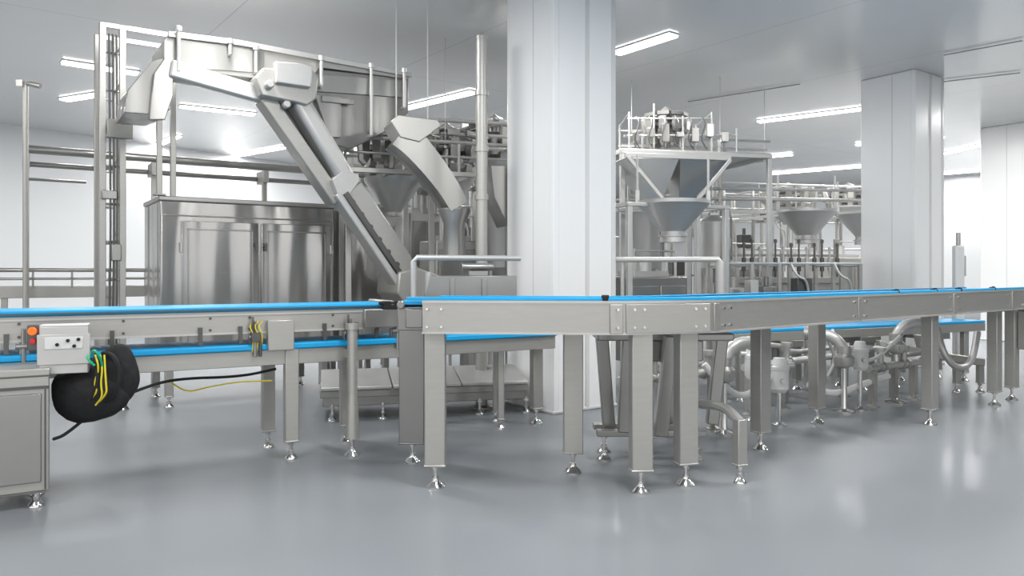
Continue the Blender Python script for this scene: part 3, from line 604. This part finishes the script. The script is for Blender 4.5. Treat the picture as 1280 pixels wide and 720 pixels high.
for i in range(14):
    t=.08+i*(te-.16)/13; hh=1.54+.05*((i*7)%3); b=B(fp.T); b.cyl((t,.12,1.18),(t,.12,hh),.012,n=10); b.cyl((t,.12,1.26),(t,.12,1.44),.028,n=12); b.lathe((t,.12,hh),[(.022,0),(.022,.04),(.01,.05)],12); b.done("nozzle",STEELD if i%3 else STEELL,fm)
for t in (.1,te-.1): p=fp.T@Vector((t,.1,0)); leg(fm,p.x,p.y,10,.6,w=.07,dp=.07)
platform("outlet_table",785,912,7.9,1.98,20,.8,"open square tube stand around the funnel outlet",rail=0,posts=2,deck=.04,mat=STEELL)
def pipes(u0,u1,d,vs,r,ang,label):
    P=Pl(u0,d,ang); te=P.t(u1); c=root("overhead_pipe_run",*(P.T@Vector((te/2,0,H(vs[0],d)))),label,"pipe")
    for i,v in enumerate(vs):
        b=B(P.T); z=H(v,d); b.cyl((0,i*.08,z),(te,i*.08,z),r,n=10); b.done("pipe",STEELL,c)
    for t in (.1,te-.1):
        b=B(P.T); b.cyl((t,-.03,H(vs[-1],d)-.03),(t,-.03,CEIL),.005,n=6); b.box(t-.015,t+.015,-.035,len(vs)*.08+.01,H(vs[-1],d)-.045,H(vs[-1],d)-.02)
        b.done("hanger_rod",STEEL,c)
pipes(545,645,8.6,(150,165,180),.022,15,"bundle of steel service pipes hung from the ceiling")
pipes(780,962,10.5,(170,180,192),.02,12,"steel service pipes hung over the weigher")
pipes(890,1120,10.3,(236,248),.022,6,"long thin steel service rails above the filler")
# ---------------------------------------------------------------- low machine bed behind lower tier
bp=Pl(400,6.3,14); bd=root("machine_bed",*(bp.T@Vector((.9,.3,0))),"long low steel machine bed with continuous sloping tray on feet","machine bed")
te=bp.t(660); b=B(bp.T); b.box(0,te,0,.55,.20,.26); b.box(.02,te-.02,.05,.5,.12,.2); b.done("bed_frame",STEELM,bd,bevel=.006)
for k in range(3):
    a=te*k/3+.006; w=te/3-.012; b=B(bp.T); b.add([(a,-.02,.29),(a+w,-.02,.29),(a+w,.5,.38),(a,.5,.38),(a,-.02,.262),(a+w,-.02,.262),(a+w,.5,.262),(a,.5,.262)],[(0,1,2,3),(7,6,5,4),(0,4,5,1),(1,5,6,2),(2,6,7,3),(3,7,4,0)]); b.done("tray",STEELL,bd,bevel=.006)
k=.1
while k<te: p=bp.T@Vector((k,.05,0)); foot(bd,p.x,p.y,.13,.04); k+=.42
# ---------------------------------------------------------------- rear right conveyor with lower blue belt
RP=[(X(905,7.2),7.2),(X(1232,8.8),8.8)]; ar=math.degrees(math.atan2(RP[1][1]-RP[0][1],RP[1][0]-RP[0][0]))
rr=root("return_conveyor",3.5,7.8,0,"lower steel conveyor with blue belt running behind the long one","conveyor")
b=B(); slab(b,RP,0,.03,.57,.66); slab(b,RP,.4,.43,.57,.66); slab(b,RP,.03,.4,.60,.61); b.done("side_frame",STEEL,rr,bevel=.004)
b=B(); slab(b,RP,0,.43,.662,.69); b.done("belt",BLUE,rr,bevel=.006)
RT=TR(*RP[0],0,ar); L=math.dist(*RP)
for t in (.25,.8,1.3,1.9,2.4,2.9,L-.3):
    for y in (.05,.38): p=RT@Vector((t,y,0)); leg(rr,p.x,p.y,ar,.58,w=.08,dp=.06,zb=.1,fr=.05)
for t in (.7,1.8,2.9):
    b=B(RT); b.box(t,t+.3,-.01,.43,.50,.57); b.cyl((t+.15,.2,.5),(t+.15,.2,.32),.05); b.done("drive_bracket",STEELM,rr,bevel=.005)
def gearmotor(x,y,z,rz,label,sc=1):
    g=root("gearmotor",x,y,0,label,"motor","gearmotors on stands"); T=TR(x,y,0,rz)@Matrix.Scale(sc,4)
    b=B(T); b.lathe((0,0,0),[(.10,0),(.10,.012),(.03,.03),(.025,.05),(.025,z-.16)],18); b.done("stand",CHROME,g)
    b=B(T); b.lathe((0,0,z-.16),[(.03,0),(.075,.02),(.085,.05),(.085,.10),(.06,.13),(.06,.2)],20); b.done("gearbox",STEEL,g)
    b=B(T); b.tube([(.0,0,z),(.06,0,z+.10),(.17,0,z+.14),(.30,0,z+.14)],.05,14,2); b.done("motor_barrel",STEELL,g)
    b=B(T); b.cyl((.29,0,z+.14),(.33,0,z+.14),.065,n=18); b.cyl((0,-.09,z-.09),(0,-.05,z-.09),.03); b.split("end_cap",STEEL,g)
    return g
gearmotor(X(1120,7.3),7.3,.62,10,"pale gearmotor on a flanged chrome stand")
gearmotor(X(1055,6.8),6.8,.55,150,"gearmotor with curved pale housing under the conveyor")
gearmotor(X(905,5.9),5.9,.55,30,"pale gearmotor near the conveyor bend")
def filterpot(x,y,z0,z1,r,label):
    g=root("filter_housing",x,y,0,label,"filter housing","filter housings")
    b=B(); b.lathe((x,y,0),[(.06,0),(.06,.01),(.02,.03),(.02,z0+.01)],16); b.done("stand",CHROME,g)
    b=B(); b.lathe((x,y,z0),[(r*.7,0),(r,.03),(r,(z1-z0)*.65),(r*1.1,(z1-z0)*.66),(r*1.1,(z1-z0)*.75),(r*.9,(z1-z0)*.78),(r*.6,z1-z0)],22); b.done("pot",WHITEP,g)
    b=B(); b.cyl((x-r*1.6,y,z1-.06),(x+r*1.6,y,z1-.06),.022); b.cyl((x,y-r*1.5,z0+.1),(x,y,z0+.1),.02); b.split("port",STEELL,g)
filterpot(X(974,6.2),6.2,.27,.55,.075,"white cylindrical filter housing on a chrome stand")
filterpot(X(1075,6.9),6.9,.36,.62,.07,"white filter housing beneath the return conveyor")
filterpot(X(940,6.4),6.4,.35,.62,.06,"small white filter housing with side ports")
def manifold(u0,d0,u1,d1,z,n,label):
    p=Vector((X(u0,d0),d0,0)); q2=Vector((X(u1,d1),d1,0)); L=(q2-p).length; a=math.degrees(math.atan2(q2.y-p.y,q2.x-p.x)); T=TR(p.x,p.y,0,a)
    g=root("valve_manifold",*((p+q2)/2),label,"pipework")
    b=B(T); b.cyl((0,0,z),(L,0,z),.034,n=14); b.tube([(0,.12,z+.16),(L*.4,.12,z+.16),(L*.45,.12,z+.06),(L,.12,z+.06)],.024,10,1); b.split("pipe",STEELL,g)
    for i in range(n):
        t=L*(i+.5)/n; b=B(T); b.cyl((t,0,z-.02),(t,0,z+.14),.03,n=12); b.cyl((t,0,z+.14),(t,0,z+.18),.05,n=14); b.cyl((t-.05,0,z),(t-.035,0,z),.05,n=14); b.cyl((t+.035,0,z),(t+.05,0,z),.05,n=14); b.done("valve",STEEL,g)
    for k in range(4):
        t=.08+(L-.16)*k/3; b=B(T); b.box(t-.03,t+.03,-.03,.03,.05,z); b.lathe((t,0,0),[(.06,0),(.06,.01),(.02,.03),(.02,.06)],14); b.done("pedestal",STEELM if k%2 else STEEL,g)
manifold(930,6.6,1060,7.7,.42,4,"pipe manifold with valves on pedestals under the blue belt")
manifold(1085,7.0,1170,7.7,.36,3,"smaller pipe manifold behind the conveyor legs")
manifold(800,5.7,900,6.1,.45,3,"pipe manifold with valves behind the splayed stand")
ds=root("support_stand",1.0,5.0,0,"splayed steel stand carrying a drive beneath the conveyor bend","stand")
for (a,bq) in (((752,418,5.2),(762,545,5.2)),((786,415,5.0),(780,540,5.0)),((838,420,4.9),(826,545,4.9)),((828,425,5.3),(848,545,5.3)),((902,420,5.4),(890,530,5.4))):
    p,q2=sp(*a),sp(*bq); b=B(); b.bar(p,q2,.085,.07); b.done("strut",STEELM,ds,bevel=.008)
b=B(); b.box(X(742,5.2),X(905,5.2),4.95,5.35,.80,.85); b.box(X(800,5.2),X(870,5.2),5.0,5.3,.66,.80); b.done("drive_case",STEELM,ds,bevel=.01)
b=B(); b.box(X(745,5.1),X(880,5.1),5.02,5.1,.16,.20); b.box(X(745,5.1),X(880,5.1),5.25,5.32,.16,.20); b.split("base_rail",STEELM,ds,bevel=.006)
for u,dd in ((755,5.06),(870,5.06),(755,5.28),(870,5.28)): foot(ds,X(u,dd),dd,.17,.05)
sl=root("floor_bracket",X(925,4.5),4.5,0,"short steel bracket stand on a small foot","bracket")
leg(sl,X(925,4.5),4.5,20,.38,w=.065,dp=.06,zb=.11,fr=.04)
b=B(); b.tube([(X(925,4.5),4.5,.36),(X(912,4.6),4.7,.42),(X(880,4.8),4.9,.40)],.03,10,2); b.done("arm",STEELL,sl)
def hose(pts,r,lab,m=None): cable("hose",pts,r,m or WHITEP,lab,"hose")
hose([sp(1010,480,6.8),sp(1040,495,6.8),sp(1080,480,7.0),sp(1110,470,7.2)],.030,"thick pale hose sagging between machine stands")
hose([sp(880,455,5.9),sp(900,480,5.9),sp(930,500,6.0),sp(965,470,6.2)],.026,"pale flexible hose curving to the filter housing")
hose([sp(1172,410,7.6),sp(1178,440,7.5),sp(1195,462,7.5),sp(1215,455,7.6),sp(1222,415,7.7)],.032,"thick curved steel pipe beside the far legs",STEELL)
hose([sp(1040,412,6.9),sp(1052,445,6.8),sp(1090,455,7.0),sp(1125,420,7.2)],.016,"slim white hose slung between brackets")
hose([sp(1035,425,7.0),sp(1045,450,7.0),sp(1035,470,7.0)],.014,"thin bent steel hose beneath the belt",STEELL)
tm=root("discharge_machine",X(1200,7.9),7.9,0,"tapered pale steel chute beneath the far conveyor end","machine")
b=B(); b.prism([(X(1100,7.8),.55),(X(1180,7.8),.42),(X(1232,7.8),.36),(X(1232,7.8),.28),(X(1180,7.8),.34),(X(1100,7.8),.47)],7.8,7.9); b.prism([(X(1150,7.8),.60),(X(1172,7.8),.60),(X(1168,7.8),.40),(X(1156,7.8),.42)],7.75,7.95); b.done("body",STEEL,tm,bevel=.01)
for u in (1196,1225): leg(tm,X(u,7.9),7.9,0,.36,w=.06,dp=.06,zb=.1,fr=.045)
em=root("end_machine",5.2,7.6,0,"steel end frame closing the long conveyor","frame")
b=B(TR(4.97,7.3,0,A2)); b.box(0,.35,0,.1,.5,1.08); b.box(0,.1,0,.6,.86,1.08); b.done("end_plate",STEEL,em,bevel=.006)
p=TR(4.97,7.3,0,A2)@Vector((.2,.05,0)); leg(em,p.x,p.y,A2,.52,w=.12,dp=.09)
bo=root("dispenser_post",X(1196,9.3),9.3,0,"slim white post device with steel top sensor","post")
x=X(1196,9.3); b=B(); b.box(x-.055,x+.055,9.22,9.32,0,H(307,9.3)); b.done("post_body",WHITEP,bo,bevel=.02)
b=B(); b.cyl((x,9.27,H(307,9.3)),(x,9.27,H(291,9.3)),.025); b.box(x+.055,x+.08,9.24,9.3,1.2,1.45); b.split("sensor_head",STEEL,bo,bevel=.005)
# ---------------------------------------------------------------- area lights without fixtures, added to brighten the hall
for x,y in ((-6,4),(-3,1),(-2.5,6.2),(0.5,3.5),(0,-1),(3.5,0),(3.5,5),(7,4),(8,8)): area(x,y,CEIL-.06,1.5,.3,84,math.radians(-42))
area(-9,7,CEIL-.06,1.5,.3,52,math.radians(-42))
for x,y,e in ((-4.5,11,60),(0,11,82),(2,15,85),(6,12.5,90),(8,17,85),(12,14,90),(4,20,85),(-3,15,62)): area(x,y,CEIL-.06,1.5,.2,e,math.radians(-42))
w=bpy.data.worlds.new("world"); scene.world=w; w.use_nodes=True
bg=w.node_tree.nodes["Background"]; bg.inputs[0].default_value=(1,.998,.992,1); bg.inputs[1].default_value=1.25
cam=bpy.data.cameras.new("camera"); cam.lens=F/1280*36; cam.sensor_width=36; cam.shift_y=-20/1280; cam.clip_end=200
co=bpy.data.objects.new("camera",cam); COL.objects.link(co); co.location=(0,0,CH); co.rotation_euler=(math.radians(90),0,0); scene.camera=co
scene.view_settings.view_transform='Standard'
